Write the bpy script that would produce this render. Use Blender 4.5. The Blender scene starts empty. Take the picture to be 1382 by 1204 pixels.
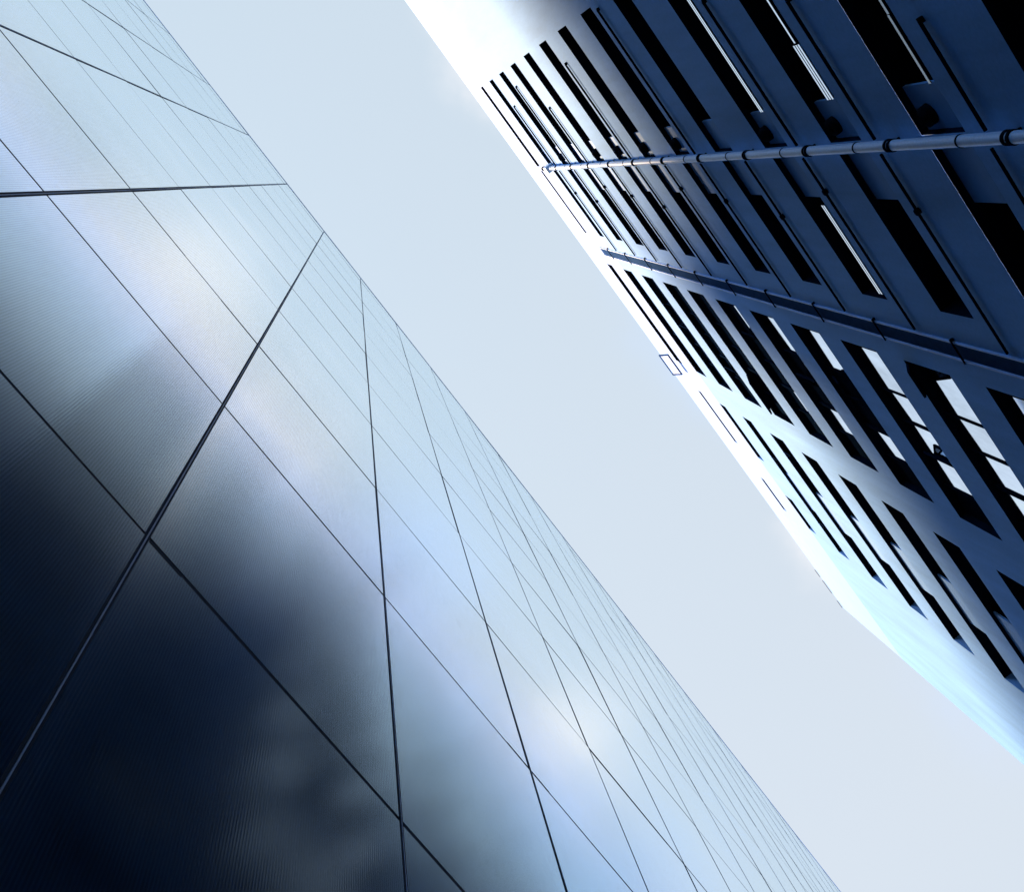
import bpy, bmesh, math, random
from mathutils import Matrix, Vector
random.seed(7)
S = bpy.context.scene
COL = S.collection

# ------------------------------------------------------------------ camera
# street runs along +X, the glass tower stands at y=+2.4, the concrete building at y=-6, Z is up
EYE = 1.6
cam_d = bpy.data.cameras.new('camera'); cam = bpy.data.objects.new('camera', cam_d); COL.objects.link(cam)
PW, PH, FPX = 1382.0, 1204.0, 1666.0
vz = Vector((476.6 - 691, 244.4 - 602, FPX)).normalized()      # where the verticals meet
vh = Vector((4800 - 691, 5900 - 602, FPX))
vh = (vh - vz * vh.dot(vz)).normalized()                         # where the street direction vanishes
vn = vz.cross(vh)
R = Matrix((vh, vn, vz))                                         # image axes -> world axes
rx, ry, rz = R @ Vector((1, 0, 0)), R @ Vector((0, -1, 0)), R @ Vector((0, 0, -1))
cam.matrix_world = Matrix(((rx.x, ry.x, rz.x, 0), (rx.y, ry.y, rz.y, 0), (rx.z, ry.z, rz.z, EYE), (0, 0, 0, 1)))
cam_d.sensor_fit = 'HORIZONTAL'; cam_d.sensor_width = 36; cam_d.lens = FPX / PW * 36
cam_d.clip_start = 0.05; cam_d.clip_end = 3000
S.camera = cam

# ------------------------------------------------------------------ light
SUN_EL = 60.0
sun_d = bpy.data.lights.new('sun', 'SUN'); sun = bpy.data.objects.new('sun', sun_d); COL.objects.link(sun)
sun_d.energy = 3.5; sun_d.angle = math.radians(11); sun_d.color = (1.0, 0.77, 0.56)
sun.rotation_euler = (-math.radians(90 - SUN_EL), 0, 0); sun.location = (0, 40, 90)

SKYTINT, HAZE, CLOUD = (0.9, 2.6, 5.0, 1), (2.32, 2.72, 2.98, 1), (5.2, 4.75, 4.55, 1)
HAZE2 = (2.72, 2.96, 3.16, 1)
W = bpy.data.worlds.new('World'); S.world = W; W.use_nodes = True
nt = W.node_tree; nt.nodes.clear(); N = nt.nodes; L = nt.links
def wm(op, a, b=None, c=None):
    n = N.new('ShaderNodeMath'); n.operation = op
    for i, v in enumerate((a, b, c)):
        if v is None: continue
        if isinstance(v, (int, float)): n.inputs[i].default_value = v
        else: L.new(v, n.inputs[i])
    return n.outputs[0]
out = N.new('ShaderNodeOutputWorld'); bg = N.new('ShaderNodeBackground')
sky = N.new('ShaderNodeTexSky'); sky.sky_type = 'NISHITA'; sky.sun_disc = False
sky.sun_elevation = math.radians(SUN_EL); sky.sun_rotation = 0; sky.dust_density = 3.0; sky.air_density = 1.0
tc = N.new('ShaderNodeTexCoord'); sep = N.new('ShaderNodeSeparateXYZ'); L.new(tc.outputs['Generated'], sep.inputs[0])
zz = wm('MAXIMUM', sep.outputs[2], 0.05)
nz = N.new('ShaderNodeTexNoise'); nz.inputs['Scale'].default_value = 6.0; nz.inputs['Detail'].default_value = 5; nz.inputs['Roughness'].default_value = 0.55
L.new(tc.outputs['Generated'], nz.inputs['Vector'])
nsep = N.new('ShaderNodeSeparateColor'); L.new(nz.outputs['Color'], nsep.inputs[0])
X = wm('ADD', wm('DIVIDE', sep.outputs[0], zz), wm('MULTIPLY', wm('SUBTRACT', nsep.outputs[0], 0.5), 0.16))
Y = wm('ADD', wm('MULTIPLY', wm('DIVIDE', sep.outputs[1], zz), -1), wm('MULTIPLY', wm('SUBTRACT', nsep.outputs[1], 0.5), 0.16))
acc = None
# cloud banks: position across the sky (as tangents from the zenith), size, density
for cx, cy, sx, sy, amp in ((-0.06, 0.195, 0.24, 0.052, 1.2), (0.13, 0.185, 0.10, 0.045, 0.9), (0.45, 0.185, 0.13, 0.055, 1.15),
                            (-0.5, 0.32, 0.2, 0.16, 0.8), (1.1, 0.4, 0.25, 0.2, 0.8), (0.2, -0.75, 0.6, 0.25, 0.8)):
    e = wm('ADD', wm('POWER', wm('ABSOLUTE', wm('DIVIDE', wm('SUBTRACT', X, cx), sx)), 2.0), wm('POWER', wm('ABSOLUTE', wm('DIVIDE', wm('SUBTRACT', Y, cy), sy)), 2.0))
    g = wm('MULTIPLY', wm('EXPONENT', wm('MULTIPLY', e, -1.0)), amp)
    acc = g if acc is None else wm('ADD', acc, g)
mask = N.new('ShaderNodeMapRange'); mask.interpolation_type = 'SMOOTHSTEP'
mask.inputs['From Min'].default_value = 0.1; mask.inputs['From Max'].default_value = 1.5
L.new(acc, mask.inputs['Value'])
# thin high haze overhead, clear deep blue lower down
r2 = wm('SQRT', wm('ADD', wm('POWER', wm('ABSOLUTE', wm('DIVIDE', sep.outputs[0], zz)), 2.0), wm('POWER', wm('ABSOLUTE', wm('DIVIDE', sep.outputs[1], zz)), 2.0)))
hz = N.new('ShaderNodeMapRange'); hz.interpolation_type = 'SMOOTHSTEP'
hz.inputs['From Min'].default_value = 0.95; hz.inputs['From Max'].default_value = 1.8; hz.inputs['To Min'].default_value = 0.985; hz.inputs['To Max'].default_value = 0.0
L.new(r2, hz.inputs['Value'])
gap = None                                                        # two clear gaps in the haze
for cx, cy, sx, sy in ((0.27, 0.19, 0.07, 0.05), (0.66, 0.20, 0.08, 0.045)):
    e = wm('ADD', wm('POWER', wm('ABSOLUTE', wm('DIVIDE', wm('SUBTRACT', X, cx), sx)), 2.0), wm('POWER', wm('ABSOLUTE', wm('DIVIDE', wm('SUBTRACT', Y, cy), sy)), 2.0))
    g = wm('EXPONENT', wm('MULTIPLY', e, -1.0)); gap = g if gap is None else wm('ADD', gap, g)
hfac = wm('MULTIPLY', hz.outputs[0], wm('SUBTRACT', 1.0, wm('MULTIPLY', gap, 0.12)))
tint = N.new('ShaderNodeMix'); tint.data_type = 'RGBA'; tint.blend_type = 'MULTIPLY'; tint.inputs[0].default_value = 1
L.new(sky.outputs[0], tint.inputs[6]); tint.inputs[7].default_value = SKYTINT
sk = N.new('ShaderNodeMix'); sk.data_type = 'RGBA'
L.new(hfac, sk.inputs[0]); L.new(tint.outputs[2], sk.inputs[6]); grad = N.new('ShaderNodeMix'); grad.data_type = 'RGBA'; grad.inputs[6].default_value = HAZE; grad.inputs[7].default_value = HAZE2
gr = N.new('ShaderNodeMapRange'); gr.inputs['From Min'].default_value = -0.35; gr.inputs['From Max'].default_value = 0.75; L.new(X, gr.inputs['Value'])
L.new(gr.outputs[0], grad.inputs[0]); L.new(grad.outputs[2], sk.inputs[7])
cl = N.new('ShaderNodeMix'); cl.data_type = 'RGBA'
L.new(mask.outputs[0], cl.inputs[0]); L.new(sk.outputs[2], cl.inputs[6]); cl.inputs[7].default_value = CLOUD
L.new(cl.outputs[2], bg.inputs['Color']); bg.inputs['Strength'].default_value = 0.080
L.new(bg.outputs[0], out.inputs[0])

S.view_settings.view_transform = 'Standard'; S.view_settings.look = 'None'
S.view_settings.exposure = 1.7; S.view_settings.gamma = 1
S.render.engine = 'CYCLES'
S.cycles.max_bounces = 10; S.cycles.diffuse_bounces = 6; S.cycles.glossy_bounces = 6
S.cycles.caustics_reflective = True

# ------------------------------------------------------------------ helpers
class MB:
    def __init__(s): s.v = []; s.f = []; s.m = []
    def quad(s, *p, m=0):
        n = len(s.v); s.v += [tuple(q) for q in p]; s.f.append(tuple(range(n, n + len(p)))); s.m.append(m)
    def box(s, x0, x1, y0, y1, z0, z1, m=0, skip=()):
        a = [(x, y, z) for z in (z0, z1) for y in (y0, y1) for x in (x0, x1)]
        F = dict(b=(0, 2, 3, 1), t=(4, 5, 7, 6), f=(0, 1, 5, 4), k=(2, 6, 7, 3), l=(0, 4, 6, 2), r=(1, 3, 7, 5))
        n = len(s.v); s.v += a
        for k, q in F.items():
            if k in skip: continue
            s.f.append(tuple(n + i for i in q)); s.m.append(m)
    def cyl(s, c, ax, r, h, n=20, m=0, r2=None):
        r2 = r if r2 is None else r2
        ax = Vector(ax).normalized(); t = ax.orthogonal().normalized(); b = ax.cross(t); c = Vector(c)
        i0 = len(s.v)
        for k in range(n):
            a = 2 * math.pi * k / n; d = t * math.cos(a) + b * math.sin(a)
            s.v += [tuple(c + d * r), tuple(c + d * r2 + ax * h)]
        for k in range(n):
            a, q = i0 + 2 * k, i0 + 2 * ((k + 1) % n)
            s.f.append((a, q, q + 1, a + 1)); s.m.append(m)
        s.f.append(tuple(i0 + 2 * k for k in reversed(range(n)))); s.m.append(m)
        s.f.append(tuple(i0 + 2 * k + 1 for k in range(n))); s.m.append(m)
    def build(s, name, mats, parent=None, smooth=False, origin=None, bevel=0):
        me = bpy.data.meshes.new(name)
        o0 = Vector(origin) if origin else Vector((0, 0, 0))
        me.from_pydata([tuple(Vector(v) - o0) for v in s.v], [], s.f)
        for mt in (mats if isinstance(mats, (list, tuple)) else [mats]): me.materials.append(mt)
        for p, mi in zip(me.polygons, s.m): p.material_index = mi; p.use_smooth = smooth
        me.update()
        o = bpy.data.objects.new(name, me); COL.objects.link(o); o.location = o0
        if parent: o.parent = parent
        if bevel:
            b = o.modifiers.new('bevel', 'BEVEL'); b.width = bevel; b.segments = 2; b.limit_method = 'ANGLE'
        if smooth:
            md = o.modifiers.new('edges', 'EDGE_SPLIT'); md.split_angle = math.radians(40)
        return o
def thing(name, loc, label, cat, group=None):
    o = bpy.data.objects.new(name, None); COL.objects.link(o); o.location = loc
    o['label'] = label; o['category'] = cat
    if group: o['group'] = group
    return o
def copy_tree(o, parent, dz):
    c = o.copy(); COL.objects.link(c); c.parent = parent
    return c

def mat(name, base, rough=0.6, metal=0.0, ior=1.45):
    m = bpy.data.materials.new(name); m.use_nodes = True
    p = m.node_tree.nodes['Principled BSDF']
    p.inputs['Base Color'].default_value = (*base, 1); p.inputs['Roughness'].default_value = rough
    p.inputs['Metallic'].default_value = metal; p.inputs['IOR'].default_value = ior
    return m
def noise_on(m, scale, amount, bump=0.0, stretch=(1, 1, 1), detail=6, rough_amt=0.0):
    nt = m.node_tree; p = nt.nodes['Principled BSDF']
    g = nt.nodes.new('ShaderNodeNewGeometry'); mp = nt.nodes.new('ShaderNodeMapping'); mp.inputs['Scale'].default_value = stretch
    nt.links.new(g.outputs['Position'], mp.inputs[0])
    n = nt.nodes.new('ShaderNodeTexNoise'); n.inputs['Scale'].default_value = scale; n.inputs['Detail'].default_value = detail; n.inputs['Roughness'].default_value = 0.6
    nt.links.new(mp.outputs[0], n.inputs['Vector'])
    r = nt.nodes.new('ShaderNodeMapRange'); r.inputs['From Min'].default_value = 0.3; r.inputs['From Max'].default_value = 0.7
    r.inputs['To Min'].default_value = 1 - amount; r.inputs['To Max'].default_value = 1 + amount
    nt.links.new(n.outputs['Fac'], r.inputs['Value'])
    prev = p.inputs['Base Color'].links[0].from_socket if p.inputs['Base Color'].links else None
    mx = nt.nodes.new('ShaderNodeVectorMath'); mx.operation = 'SCALE'
    if prev: nt.links.new(prev, mx.inputs[0])
    else: mx.inputs[0].default_value = p.inputs['Base Color'].default_value[:3]
    nt.links.new(r.outputs[0], mx.inputs['Scale']); nt.links.new(mx.outputs[0], p.inputs['Base Color'])
    if bump:
        b = nt.nodes.new('ShaderNodeBump'); b.inputs['Strength'].default_value = bump; b.inputs['Distance'].default_value = 0.02
        nt.links.new(n.outputs['Fac'], b.inputs['Height']); nt.links.new(b.outputs[0], p.inputs['Normal'])
    return m

WALL = noise_on(noise_on(mat('pale_blue_render', (0.205, 0.44, 0.73), 0.85), 1.6, 0.13, 0.0, (1.0, 1, 0.12)), 14, 0.06, 0.25)
PARA = noise_on(mat('white_parapet_render', (0.28, 0.41, 0.60), 0.8), 2.0, 0.05, 0.1)
DARK = noise_on(mat('dark_frame_recess_shade', (0.004, 0.010, 0.021), 0.8), 9, 0.25)  # dark frames; on linings the recess shade is put into this colour
PANEL = noise_on(mat('panel_paint', (0.19, 0.41, 0.68), 0.7), 5, 0.06)
PANE = noise_on(mat('coated_glass', (0.72, 0.80, 0.90), 0.04, 1.0), 1.7, 0.22, 0.0, (1, 1, .35))
STEEL = mat('polished_steel', (0.85, 0.88, 0.92), 0.12, 1.0)
PIPE = noise_on(mat('grey_pipe_paint', (0.52, 0.60, 0.70), 0.45), 30, 0.10, 0.1)
BLACK = noise_on(mat('black_rubber', (0.008, 0.009, 0.012), 0.8), 20, 0.2)
LIGHTM = noise_on(mat('pale_metal_trim', (0.55, 0.62, 0.72), 0.4, 0.4), 20, 0.1)
ASPH = noise_on(mat('asphalt', (0.05, 0.052, 0.055), 0.9), 30, 0.2, 0.3)
PAVE = noise_on(mat('paving', (0.22, 0.22, 0.22), 0.85), 8, 0.15, 0.2)
ROOFM = noise_on(mat('roof_felt', (0.08, 0.085, 0.09), 0.9), 5, 0.2)

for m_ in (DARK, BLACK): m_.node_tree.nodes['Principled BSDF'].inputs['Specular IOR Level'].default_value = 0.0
CHB = noise_on(mat('channel_back', (.045, .09, .17), .8), 6, .15); CHB.node_tree.nodes['Principled BSDF'].inputs['Specular IOR Level'].default_value = 0.0
# ------------------------------------------------------------------ ground and street
g = MB(); g.quad((-600, -600, 0), (600, -600, 0), (600, 600, 0), (-600, 600, 0)); o = g.build('ground', PAVE); o['kind'] = 'structure'
D = 1.7                                           # how far the glass wall stands from the eye
g = MB(); g.box(-300, 300, -4.2, 0.3, 0.002, 0.006, skip=('b',)); o = g.build('road', ASPH); o['kind'] = 'structure'
for nm, a, b in (('pavement', 0.3, D - 0.02), ('pavement', -5.99, -4.2)):
    g = MB(); g.box(-300, 300, a, b, 0.004, 0.13, skip=('b',)); o = g.build(nm, PAVE, bevel=0.02); o['kind'] = 'structure'

# ------------------------------------------------------------------ glass tower
Q = D / 2.4
PU, PZ = 1.0875 * D, 1.965 * D                   # panel module
U0, Z0 = 0.397 * D, EYE + 3.235 * D              # a joint crossing
HTOP = EYE + 23.85 * D
HB = 57.0  # roof height of the added shadow block
T = thing('glass_office_tower', (12, D, 0), 'glass tower with sheer mirror panels and thin dark joints reflecting clouds', 'building')
TO = Vector((12, D, 0))
def tower_part(mb, name, mats, **k):
    mb.v = [tuple(Vector(v) - TO) for v in mb.v]
    return mb.build(name, mats, T, **k)

GL = bpy.data.materials.new('mirror_glass'); GL.use_nodes = True
gn = GL.node_tree; gn.nodes.clear()
geo = gn.nodes.new('ShaderNodeNewGeometry'); sp = gn.nodes.new('ShaderNodeSeparateXYZ'); gn.links.new(geo.outputs['Position'], sp.inputs[0])
def gm(op, a, b=None):
    n = gn.nodes.new('ShaderNodeMath'); n.operation = op
    for i, v in enumerate((a, b)):
        if v is None: continue
        if isinstance(v, (int, float)): n.inputs[i].default_value = v
        else: gn.links.new(v, n.inputs[i])
    return n.outputs[0]
rib = gm('SINE', gm('MULTIPLY', sp.outputs[0], 2 * math.pi / 0.0145))           # fine vertical fluting in the glass
gn1 = gn.nodes.new('ShaderNodeTexNoise'); gn1.inputs['Scale'].default_value = 0.55; gn1.inputs['Detail'].default_value = 3
gn.links.new(geo.outputs['Position'], gn1.inputs['Vector'])
gn2 = gn.nodes.new('ShaderNodeTexNoise'); gn2.inputs['Scale'].default_value = 45; gn2.inputs['Detail'].default_value = 4
mp2 = gn.nodes.new('ShaderNodeMapping'); mp2.inputs['Scale'].default_value = (1, 1, 0.12)
gn.links.new(geo.outputs['Position'], mp2.inputs[0]); gn.links.new(mp2.outputs[0], gn2.inputs['Vector'])
bp = gn.nodes.new('ShaderNodeBump'); bp.inputs['Strength'].default_value = 0.016; bp.inputs['Distance'].default_value = 0.003
gn.links.new(rib, bp.inputs['Height'])
fr = gn.nodes.new('ShaderNodeFresnel'); fr.inputs['IOR'].default_value = 1.6
gl = gn.nodes.new('ShaderNodeBsdfGlossy'); gl.inputs['Color'].default_value = (0.86, 0.955, 1.0, 1)
gn.links.new(bp.outputs[0], gl.inputs['Normal'])
gn.links.new(gm('ADD', 0.075, gm('MULTIPLY', gn1.outputs['Fac'], 0.10)), gl.inputs['Roughness'])
df = gn.nodes.new('ShaderNodeBsdfDiffuse'); df.inputs['Color'].default_value = (0.004, 0.008, 0.016, 1)
mxs = gn.nodes.new('ShaderNodeMixShader'); go = gn.nodes.new('ShaderNodeOutputMaterial')
vor = gn.nodes.new('ShaderNodeTexVoronoi'); vor.inputs['Scale'].default_value = 7.0                                # sparse specks of dirt
gn.links.new(geo.outputs['Position'], vor.inputs['Vector'])
spk = gm('ADD', 0.45, gm('MULTIPLY', gm('GREATER_THAN', vor.outputs['Distance'], 0.035), 0.55))
gn.links.new(gm('MINIMUM', gm('MULTIPLY', spk, 0.97), gm('MULTIPLY', gm('MULTIPLY', gm('POWER', fr.outputs[0], 1.3), 1.3), gm('ADD', gm('MULTIPLY', rib, 0.20), gm('ADD', 1.55, gm('MULTIPLY', gn2.outputs['Fac'], 0.22))))), mxs.inputs[0])
gn.links.new(df.outputs[0], mxs.inputs[1]); gn.links.new(gl.outputs[0], mxs.inputs[2]); gn.links.new(mxs.outputs[0], go.inputs[0])

J0, J1, K0, K1 = -16, 20, -2, 10
X_A, X_B = U0 + PU * J0, U0 + PU * J1
GASK = noise_on(mat('black_gasket', (0.010, 0.013, 0.020), 0.9), 40, 0.3)

c = MB(); c.box(X_A, X_B, D + 0.06, D + 16, 0, HTOP - 0.02); tower_part(c, 'core', GASK)
c = MB(); c.box(X_A + 1, X_B + 8, D + 6, D + 15, HTOP - 0.02, HB); c.box(4.8, 11.2, D + 6.02, D + 14.9, HB, HB + 6.5); tower_part(c, 'shadow_block', noise_on(mat('shadow_block_grey', (.22, .25, .30), .6), 3, .1))  # unseen block with raised middle, added to cast shade on the opposite wall
invR = R.transposed()
def proj(x, y, z):
    q = invR @ Vector((x, y, z - EYE))
    return (FPX * q.x / q.z, FPX * q.y / q.z) if q.z > 0.2 else None
def clipped_area(poly):
    for ax, lim, sg in ((0, -691, 1), (0, 691, -1), (1, -602, 1), (1, 602, -1)):
        o = []
        for i in range(len(poly)):
            a, b = poly[i - 1], poly[i]; da, db = sg * (a[ax] - lim), sg * (b[ax] - lim)
            if (da < 0) != (db < 0):
                t = da / (da - db); o.append((a[0] + t * (b[0] - a[0]), a[1] + t * (b[1] - a[1])))
            if db >= 0: o.append(b)
        poly = o
        if not poly: return 0
    return abs(sum(poly[i - 1][0] * poly[i][1] - poly[i][0] * poly[i - 1][1] for i in range(len(poly)))) / 2
cells = []
for j in range(J0, J1):
    for k in range(K0, K1 + 1):
        x0, x1 = U0 + PU * j, U0 + PU * (j + 1)
        z0 = max(Z0 + PZ * k, 0.15); z1 = min(Z0 + PZ * (k + 1), HTOP - 0.25)
        if z1 - z0 < 0.3: continue
        pr = [proj(x, D, z) for x, z in ((x0, z0), (x1, z0), (x1, z1), (x0, z1))]
        ar = clipped_area(pr) if all(pr) else 0
        cells.append((ar, x0, x1, z0, z1))
cells.sort(key=lambda c: -c[0])
def panel_into(mb, x0, x1, z0, z1):
    gx, gz = 0.009, random.uniform(0.028, 0.038) * Q
    t1, t2 = random.uniform(-1, 1) * 0.0020, random.uniform(-1, 1) * 0.0025    # each pane sits a little out of true
    cx, cz = (x0 + x1) / 2, (z0 + z1) / 2
    f = lambda x, z: (x, D + 0.0015 + abs(t1) * 0.6 + abs(t2) * 0.44 + t1 * (x - cx) + t2 * 0.4 * (z - cz), z)
    xs, zs = (x0 + gx, x1 - gx), (z0 + gz, z1 - gz)
    a = [f(xs[0], zs[0]), f(xs[1], zs[0]), f(xs[1], zs[1]), f(xs[0], zs[1])]
    b = [(q[0], q[1] + 0.03, q[2]) for q in a]
    mb.quad(*a)
    for i in range(4): mb.quad(a[i], b[i], b[(i + 1) % 4], a[(i + 1) % 4], m=1)
for ar, *q in cells[:100]:
    mb = MB(); panel_into(mb, *q); tower_part(mb, 'glass_panel', [GL, GASK])
mb = MB()
for ar, *q in cells[100:]: panel_into(mb, *q)
o = tower_part(mb, 'glass_panel', [GL, GASK]); o['kind'] = 'stuff'
x_a, x_b = X_A, X_B
TRIM = mat('dull_trim', (0.35, 0.40, 0.48), 0.5, 0.6)
for j in range(J0, J1 + 1):                       # vertical joints: two gaskets and a slim cap between
    x = U0 + PU * j; mb = MB(); wd = 1.5 * {0: 1.0, -1: 1.15, -2: .9, 1: .75, 2: .6}.get(j, .42 if -4 < j < 5 else .3)
    mb.box(x - 0.011 * wd, x - 0.003 * wd, D - 0.001, D + 0.058, 0.15, HTOP - 0.26)
    mb.box(x + 0.003 * wd, x + 0.0095 * wd, D - 0.001, D + 0.058, 0.15, HTOP - 0.26)
    mb.box(x - 0.002 * wd, x + 0.002 * wd, D - 0.002, D + 0.058, 0.15, HTOP - 0.26, m=1)
    tower_part(mb, 'vertical_joint', [GASK, TRIM])
for k in range(K0, K1 + 1):                       # floor joints, in lengths between the vertical ones
    z = Z0 + PZ * k
    if z < 0.3: continue
    mb = MB()
    for j in range(J0, J1):
        x0, x1 = U0 + PU * j + 0.020, U0 + PU * (j + 1) - 0.020
        h = 0.050 * Q
        mb.box(x0, x1, D + 0.002 + random.uniform(0.003, 0.004) * Q, D + 0.058, z - h, z + h)
    tower_part(mb, 'floor_joint', GASK)
mb = MB(); mb.box(x_a, x_b, D - 0.006, D + 0.5, HTOP - 0.24, HTOP); o = tower_part(mb, 'coping', mat('coping_metal', (0.22, 0.32, 0.48), 0.45, 0.3))

# ------------------------------------------------------------------ concrete building
B = 6.0
YW = -B
XL, XR = -30.0, 4.76 * B
HT = EYE + 8.62 * B
zf = lambda k: 8.065 - 0.5035 * k                 # window head of each floor, in units of the distance B
H = lambda z: EYE + z * B
BLD = thing('concrete_building', (0, YW, 0), 'pale rendered building with rows of dark ribbon windows and a long drainpipe', 'building')
BO = Vector((0, YW, 0))
def bpart(mb, name, mats, parent=BLD, origin=None, **k):
    mb.v = [tuple(Vector(v) - BO) for v in mb.v]
    return mb.build(name, mats, parent, **k)
hts = {1: lambda k: {0: .12, 1: .17}.get(k, .19), 2: lambda k: {0: .07, 1: .13, 2: .16}.get(k, .178),
       3: lambda k: {0: .16, 1: .24, 2: .28}.get(k, .30), 4: lambda k: {0: .07, 1: .13, 2: .17}.get(k, .225)}
spans = {1: (.025, .632), 2: (.668, 1.160), 3: (1.415, 2.230), 4: (2.478, 3.575)}
lift = {1: 0, 2: -.004, 3: .02, 4: .012}
floors = {1: range(0, 14), 2: range(0, 14), 3: range(0, 13), 4: range(0, 12)}
opens = []
for b in spans:
    for k in floors[b]:
        if b == 4 and k < 2:
            for s in ((2.49, 2.945), (3.27, 3.565)): opens.append((b, k, s[0] * B, s[1] * B, H(zf(k) + lift[b] - hts[b](k)), H(zf(k) + lift[b])))
        else:
            s = spans[b]; opens.append((b, k, s[0] * B, s[1] * B, H(zf(k) + lift[b] - hts[b](k)), H(zf(k) + lift[b])))
# wall sheet with the openings left out
zband = H(7.575)
xs = sorted({XL, XR} | {o[2] for o in opens} | {o[3] for o in opens})
zs = sorted({0.0, zband, HT} | {o[4] for o in opens} | {o[5] for o in opens})
wall, para = MB(), MB()
for i in range(len(zs) - 1):
    z0, z1 = zs[i], zs[i + 1]
    if z1 - z0 < 1e-6: continue
    zc = (z0 + z1) / 2; run = None
    tgt = para if zc > zband else wall
    for j in range(len(xs) - 1):
        xc = (xs[j] + xs[j + 1]) / 2
        hole = any(o[2] < xc < o[3] and o[4] < zc < o[5] for o in opens)
        if not hole and run is None: run = xs[j]
        if run is not None and (hole or j == len(xs) - 2):
            e = xs[j] if hole else xs[j + 1]
            tgt.quad((e, YW, z0), (run, YW, z0), (run, YW, z1), (e, YW, z1)); run = None
for t_, z0, z1 in ((wall, 0, zband), (para, zband, HT)):
    t_.quad((XR, YW, z0), (XR, YW, z1), (XR, YW - 14, z1), (XR, YW - 14, z0))
    t_.quad((XL, YW, z0), (XL, YW - 14, z0), (XL, YW - 14, z1), (XL, YW, z1))
    t_.quad((XL, YW - 14, z0), (XR, YW - 14, z0), (XR, YW - 14, z1), (XL, YW - 14, z1))
bpart(wall, 'wall', WALL); bpart(para, 'parapet', PARA)
mb = MB(); mb.box(XL + .3, XR - .3, YW - 13.7, YW - 0.7, H(8.3), H(8.35)); bpart(mb, 'roof', ROOFM)
mb = MB(); mb.box(XL, XR + 0.02, YW - 0.35, YW - 0.002, HT, HT + 0.10); bpart(mb, 'coping', PARA, bevel=0.01)

def lining(mb, x0, x1, z0, z1, d, m=0, jamb=None):
    e = 0.002
    x0 += e; x1 -= e; z0 += e; z1 -= e; y0, y1 = YW, YW - d; jm = m if jamb is None else jamb
    mb.quad((x0, y0, z1), (x1, y0, z1), (x1, y1, z1), (x0, y1, z1), m=m)
    mb.quad((x0, y0, z0), (x0, y1, z0), (x1, y1, z0), (x1, y0, z0), m=m)
    mb.quad((x0, y0, z0), (x0, y0, z1), (x0, y1, z1), (x0, y1, z0), m=m)
    mb.quad((x1, y0, z0), (x1, y1, z0), (x1, y1, z1), (x1, y0, z1), m=jm)
    mb.quad((x0, y1, z0), (x0, y1, z1), (x1, y1, z1), (x1, y1, z0), m=m)
def sub(parent, origin, mb, name, mats, **k):
    mb.v = [tuple(Vector(v) - Vector(origin)) for v in mb.v]
    return mb.build(name, mats, parent, **k)

def bar(mb, x0, x1, z, h=.06, lean=math.radians(2)):
    """a flat steel bar leaning back a little, with its ends on the window jambs"""
    y, c, s_ = YW + .012, math.cos(lean), math.sin(lean)
    f = [(y, z), (y - h * s_, z + h * c)]; b = [(a - .012 * c, q - .012 * s_) for a, q in f]
    P = lambda x, p: (x, p[0], p[1])
    mb.quad(P(x1, f[0]), P(x0, f[0]), P(x0, f[1]), P(x1, f[1])); mb.quad(P(x0, b[0]), P(x1, b[0]), P(x1, b[1]), P(x0, b[1]))
    mb.quad(P(x0, f[0]), P(x1, f[0]), P(x1, b[0]), P(x0, b[0])); mb.quad(P(x0, f[1]), P(x0, b[1]), P(x1, b[1]), P(x1, f[1]))
def sash(parent, org, hinge, width, height, ang, axis, name='casement', fw=0.055, mats=None):
    """an opening sash: dark frame and coated pane, hinged at a point of the wall face"""
    mb = MB()
    w, h = width, height
    t = 0.045
    mb.box(0, w, -t, 0, -h, -h + fw); mb.box(0, w, -t, 0, -fw, 0)
    mb.box(0, fw, -t, 0, -h + fw, -fw); mb.box(w - fw, w, -t, 0, -h + fw, -fw)
    mb.box(fw, w - fw, -t * .7, -t * .3, -h + fw, -fw, m=1)
    o = mb.build(name, mats or [DARK, PANE], parent)
    o.location = Vector(hinge) - Vector(org)
    o.rotation_euler = (math.radians(ang), 0, 0) if axis == 'x' else (0, 0, math.radians(ang))
    return o

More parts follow.
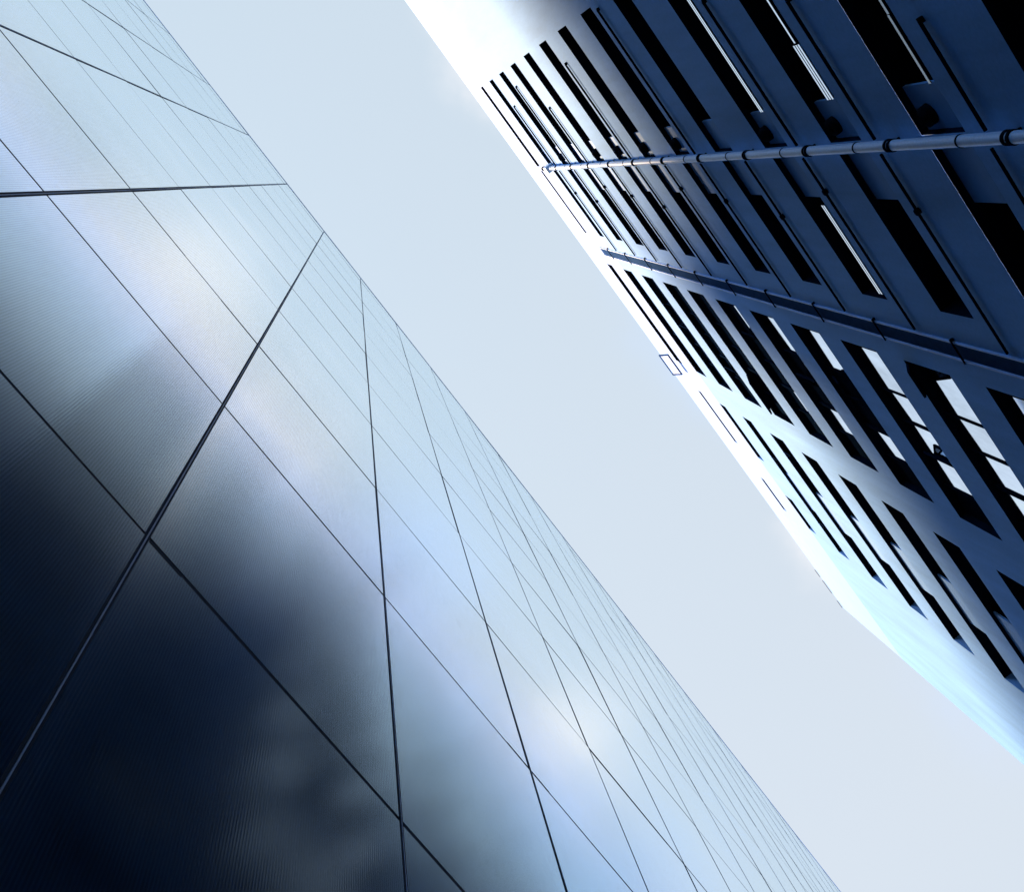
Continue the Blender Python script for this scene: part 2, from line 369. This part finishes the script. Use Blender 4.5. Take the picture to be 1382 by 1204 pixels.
for b, k, x0, x1, z0, z1 in opens:
    org = ((x0 + x1) / 2, YW, z0)
    mb = MB(); h = z1 - z0
    deep = 0.55 if b != 3 else 0.17
    lining(mb, x0, x1, z0, z1, deep, jamb=1 if b == 4 else None)  # near-black lining colour stands in for shade inside the opening
    if b == 3:
        # fixed frame bars
        yb = YW - 0.165
        for u, w in ((1.64, .035), (1.785, .03), (1.935, .11), (2.085, .05)):
            mb.box(u * B - w / 2, u * B + w / 2, yb, yb + 0.05, z0 + .004, z1 - .004)
    mb.v = [tuple(Vector(v) - Vector(org)) for v in mb.v]
    w = mb.build('window', [DARK, PANEL], BLD); w.location = Vector(org) - BO
    if b == 1:
        p_ = MB(); p_.box(.525 * B, x1 - .003, YW - .16, YW - .11, z0 + .003, z1 - .003); sub(w, org, p_, 'infill_panel', PANEL)
        if k >= 2 and not (k % 5 == 3):
            v = MB(); zc = z1 - .30 - .02 * (k % 3); v.cyl((.592 * B, YW - .108, zc), (0, 1, 0), .14, .10, 24); v.cyl((.592 * B, YW - .008, zc), (0, 1, 0), .14, .06, 24, r2=.08)
            sub(w, org, v, 'vent_cowl', BLACK, smooth=True)
        bars = {9: ((.13, .517, (.05, .13)),), 10: ((.22, .36, (.10,)), (.365, .515, (.02, .11, .20))), 11: ((.2, .36, (.06,)), (.362, .517, (.08,))), 12: ((.2, .515, (.07, .16)),)}.get(k, ())
        for a, e, zz_ in bars:
            for dz in zz_:
                r_ = MB(); bar(r_, a * B, e * B, z0 + dz); sub(w, org, r_, 'guard_bar', STEEL)
    if b == 2:
        p_ = MB(); p_.box(x0 + .003, .817 * B, YW - .16, YW - .11, z0 + .003, z1 - .003); sub(w, org, p_, 'infill_panel', PANEL)
        if k == 9:
            for dz in (.03, .12):
                r_ = MB(); bar(r_, .83 * B, 1.14 * B, z0 + dz); sub(w, org, r_, 'guard_bar', STEEL)
    if b == 4 and k >= 2:
        p_ = MB(); p_.box(2.935 * B, 3.235 * B, YW - .15, YW - .10, z0 + .003, z1 - .003); sub(w, org, p_, 'infill_panel', PANEL)
    if b == 3:
        edges = (1.45, 1.637, 1.782, 1.925, 1.945, 2.08)
        cv = {3: (.7, .9, .9, .6), 4: (.5, .8, .8, .3), 5: (.1, .6, .6, .1), 6: (0, .3, .5, 0), 7: (0, .5, .45, 0)}.get(k, (0, 0, 0, 0) if k > 7 else (.8, .9, .9, .8))
        for i, (a, e) in enumerate(((0, 1), (1, 2), (2, 3), (4, 5))):
            ea, ee = edges[a] * B + .02, edges[e] * B - .02
            ti = random.uniform(-.006, .006); tj = random.uniform(-.004, .010)
            q = MB(); yb = YW - .14
            zt = z1 - .01 if cv[i] == 0 else z0 + .55 * h * (1 - cv[i])
            q.quad((ea, yb - ti, z0 + .03), (ee, yb + ti, z0 + .03), (ee, yb + ti - tj, zt), (ea, yb - ti - tj, zt))
            sub(w, org, q, 'pane', PANE)
# open sashes, on the windows that have them in the photograph
def win(b, k):
    for o in opens:
        if o[0] == b and o[1] == k: return o
wins = [o for o in BLD.children if o.name.startswith('window')]
def win_obj(b, k): return wins[opens.index(win(b, k))]
def add_sash(b, k, u, width, height, ang, axis, dz=0, mats=None, out=0):
    o = win(b, k); org = ((o[2] + o[3]) / 2, YW, o[4])
    return sash(win_obj(b, k), org, (u * B, YW + .012 + out, o[5] + dz), width, height, ang, axis, mats=mats)
add_sash(3, 8, 1.90, 0.95, 1.1, -26, 'z', -.5)
add_sash(3, 9, 1.43, 0.6, 0.38, 24, 'x', -.02)
add_sash(3, 0, 2.14, 1.05, 0.8, -16, 'x', .30, [CHB, mat('white_blind', (.92, .94, .96), .8)], .42)
add_sash(3, 4, 1.96, 1.2, 0.95, 14, 'x', 0)
add_sash(3, 6, 1.75, 1.0, 1.3, -18, 'z', -.3)
add_sash(3, 2, 1.78, 0.8, 1.1, -34, 'z', -.3)
add_sash(3, 3, 2.00, 0.9, 1.2, -30, 'z', -.25)
add_sash(3, 5, 1.60, 0.8, 1.1, -24, 'z', -.4)
add_sash(3, 7, 1.66, 0.8, 0.6, 12, 'x', -.5)
add_sash(4, 3, 2.62, 0.8, 0.7, -30, 'z', 0)
add_sash(4, 2, 2.80, 0.8, 0.6, -40, 'z', 0)
add_sash(4, 2, 3.33, 0.8, 0.6, -40, 'z', 0)

# drainpipe
PX, PY, PR = .636 * B, YW + .14, .072
mb = MB(); mb.cyl((PX, PY, 0.15), (0, 0, 1), PR, H(7.42) - .15, 28); dp = bpart(mb, 'drainpipe', PIPE, smooth=True)
def ring(z, r, h, name, m):
    q = MB(); q.cyl((PX, PY, z), (0, 0, 1), r, h, 28); q.v = [tuple(Vector(v) - BO) for v in q.v]; q.build(name, m, dp, smooth=True)
for k in range(1, 14):
    z = H(zf(k) + .112)
    ring(z - .09, PR + .016, .055, 'pipe_collar', BLACK); ring(z + .02, PR + .016, .055, 'pipe_collar', BLACK)
    ring(H(zf(k) - .21), PR + .008, .03, 'pipe_joint', BLACK)
    q = MB(); q.box(PX - .03, PX + .03, YW + .001, PY, z - .03, z + .015); q.v = [tuple(Vector(v) - BO) for v in q.v]; q.build('pipe_bracket', BLACK, dp)
mb = MB(); mb.box(PX - .13, PX + .13, YW + .003, YW + .3, H(7.42), H(7.50)); mb.v = [tuple(Vector(v) - BO) for v in mb.v]; mb.build('rainwater_head', LIGHTM, dp, bevel=.02)

# vertical cable channel between the second and third window bays
x0, x1 = 1.262 * B, 1.330 * B
mb = MB(); mb.box(x0 + .03, x1 - .03, YW + .001, YW + .006, .3, H(7.9), m=1)
mb.box(x0, x0 + .03, YW + .001, YW + .04, .3, H(7.9)); mb.box(x1 - .03, x1, YW + .001, YW + .04, .3, H(7.9))
ch = bpart(mb, 'cable_channel', [noise_on(mat('rail_paint', (.32, .47, .70), .5), 12, .1), CHB])
for k in range(1, 14):
    q = MB(); z = H(zf(k) + .03); q.box(x0 - .06, x1 + .02, YW + .042, YW + .065, z - .015, z + .015); q.box(x0 - .06, x0 - .02, YW + .002, YW + .0419, z - .03, z + .03)
    q.v = [tuple(Vector(v) - BO) for v in q.v]; q.build('channel_bracket', BLACK, ch)

# cable conduits under each row of windows
starts = {1: .22, 2: .13, 3: .30, 5: .15, 7: .045, 9: .18, 10: .26, 11: .387, 12: .30}
for k, a in starts.items():
    mb = MB(); z = H(zf(k) - .285); mb.cyl((a * B, YW + .045, z), (1, 0, 0), .024, (.628 - a) * B, 10); mb.box(a * B - .03, a * B + .04, YW + .001, YW + .05, z - .04, z + .04)
    bpart(mb, 'conduit', BLACK, smooth=True)
for k in range(1, 14):
    mb = MB(); z = H(zf(k) - .265); mb.cyl((.668 * B, YW + .04, z), (1, 0, 0), .022, (1.249 - .668) * B, 10)
    c = bpart(mb, 'conduit', BLACK, smooth=True)
    q = MB(); u = .80 + .05 * (k % 3) - .02; q.cyl((u * B, YW + .001, z), (0, 1, 0), .05, .07, 16); q.v = [tuple(Vector(v) - BO) for v in q.v]; q.build('junction_box', BLACK, c, smooth=True)
# dark flashing at the end of the roof edge
mb = MB()
for a, e in ((4.36, 4.43), (4.47, 4.60), (4.68, 4.75)): mb.box(a * B, e * B, YW + .036, YW + .05, HT + .02, HT + .085)
bpart(mb, 'flashing', BLACK)
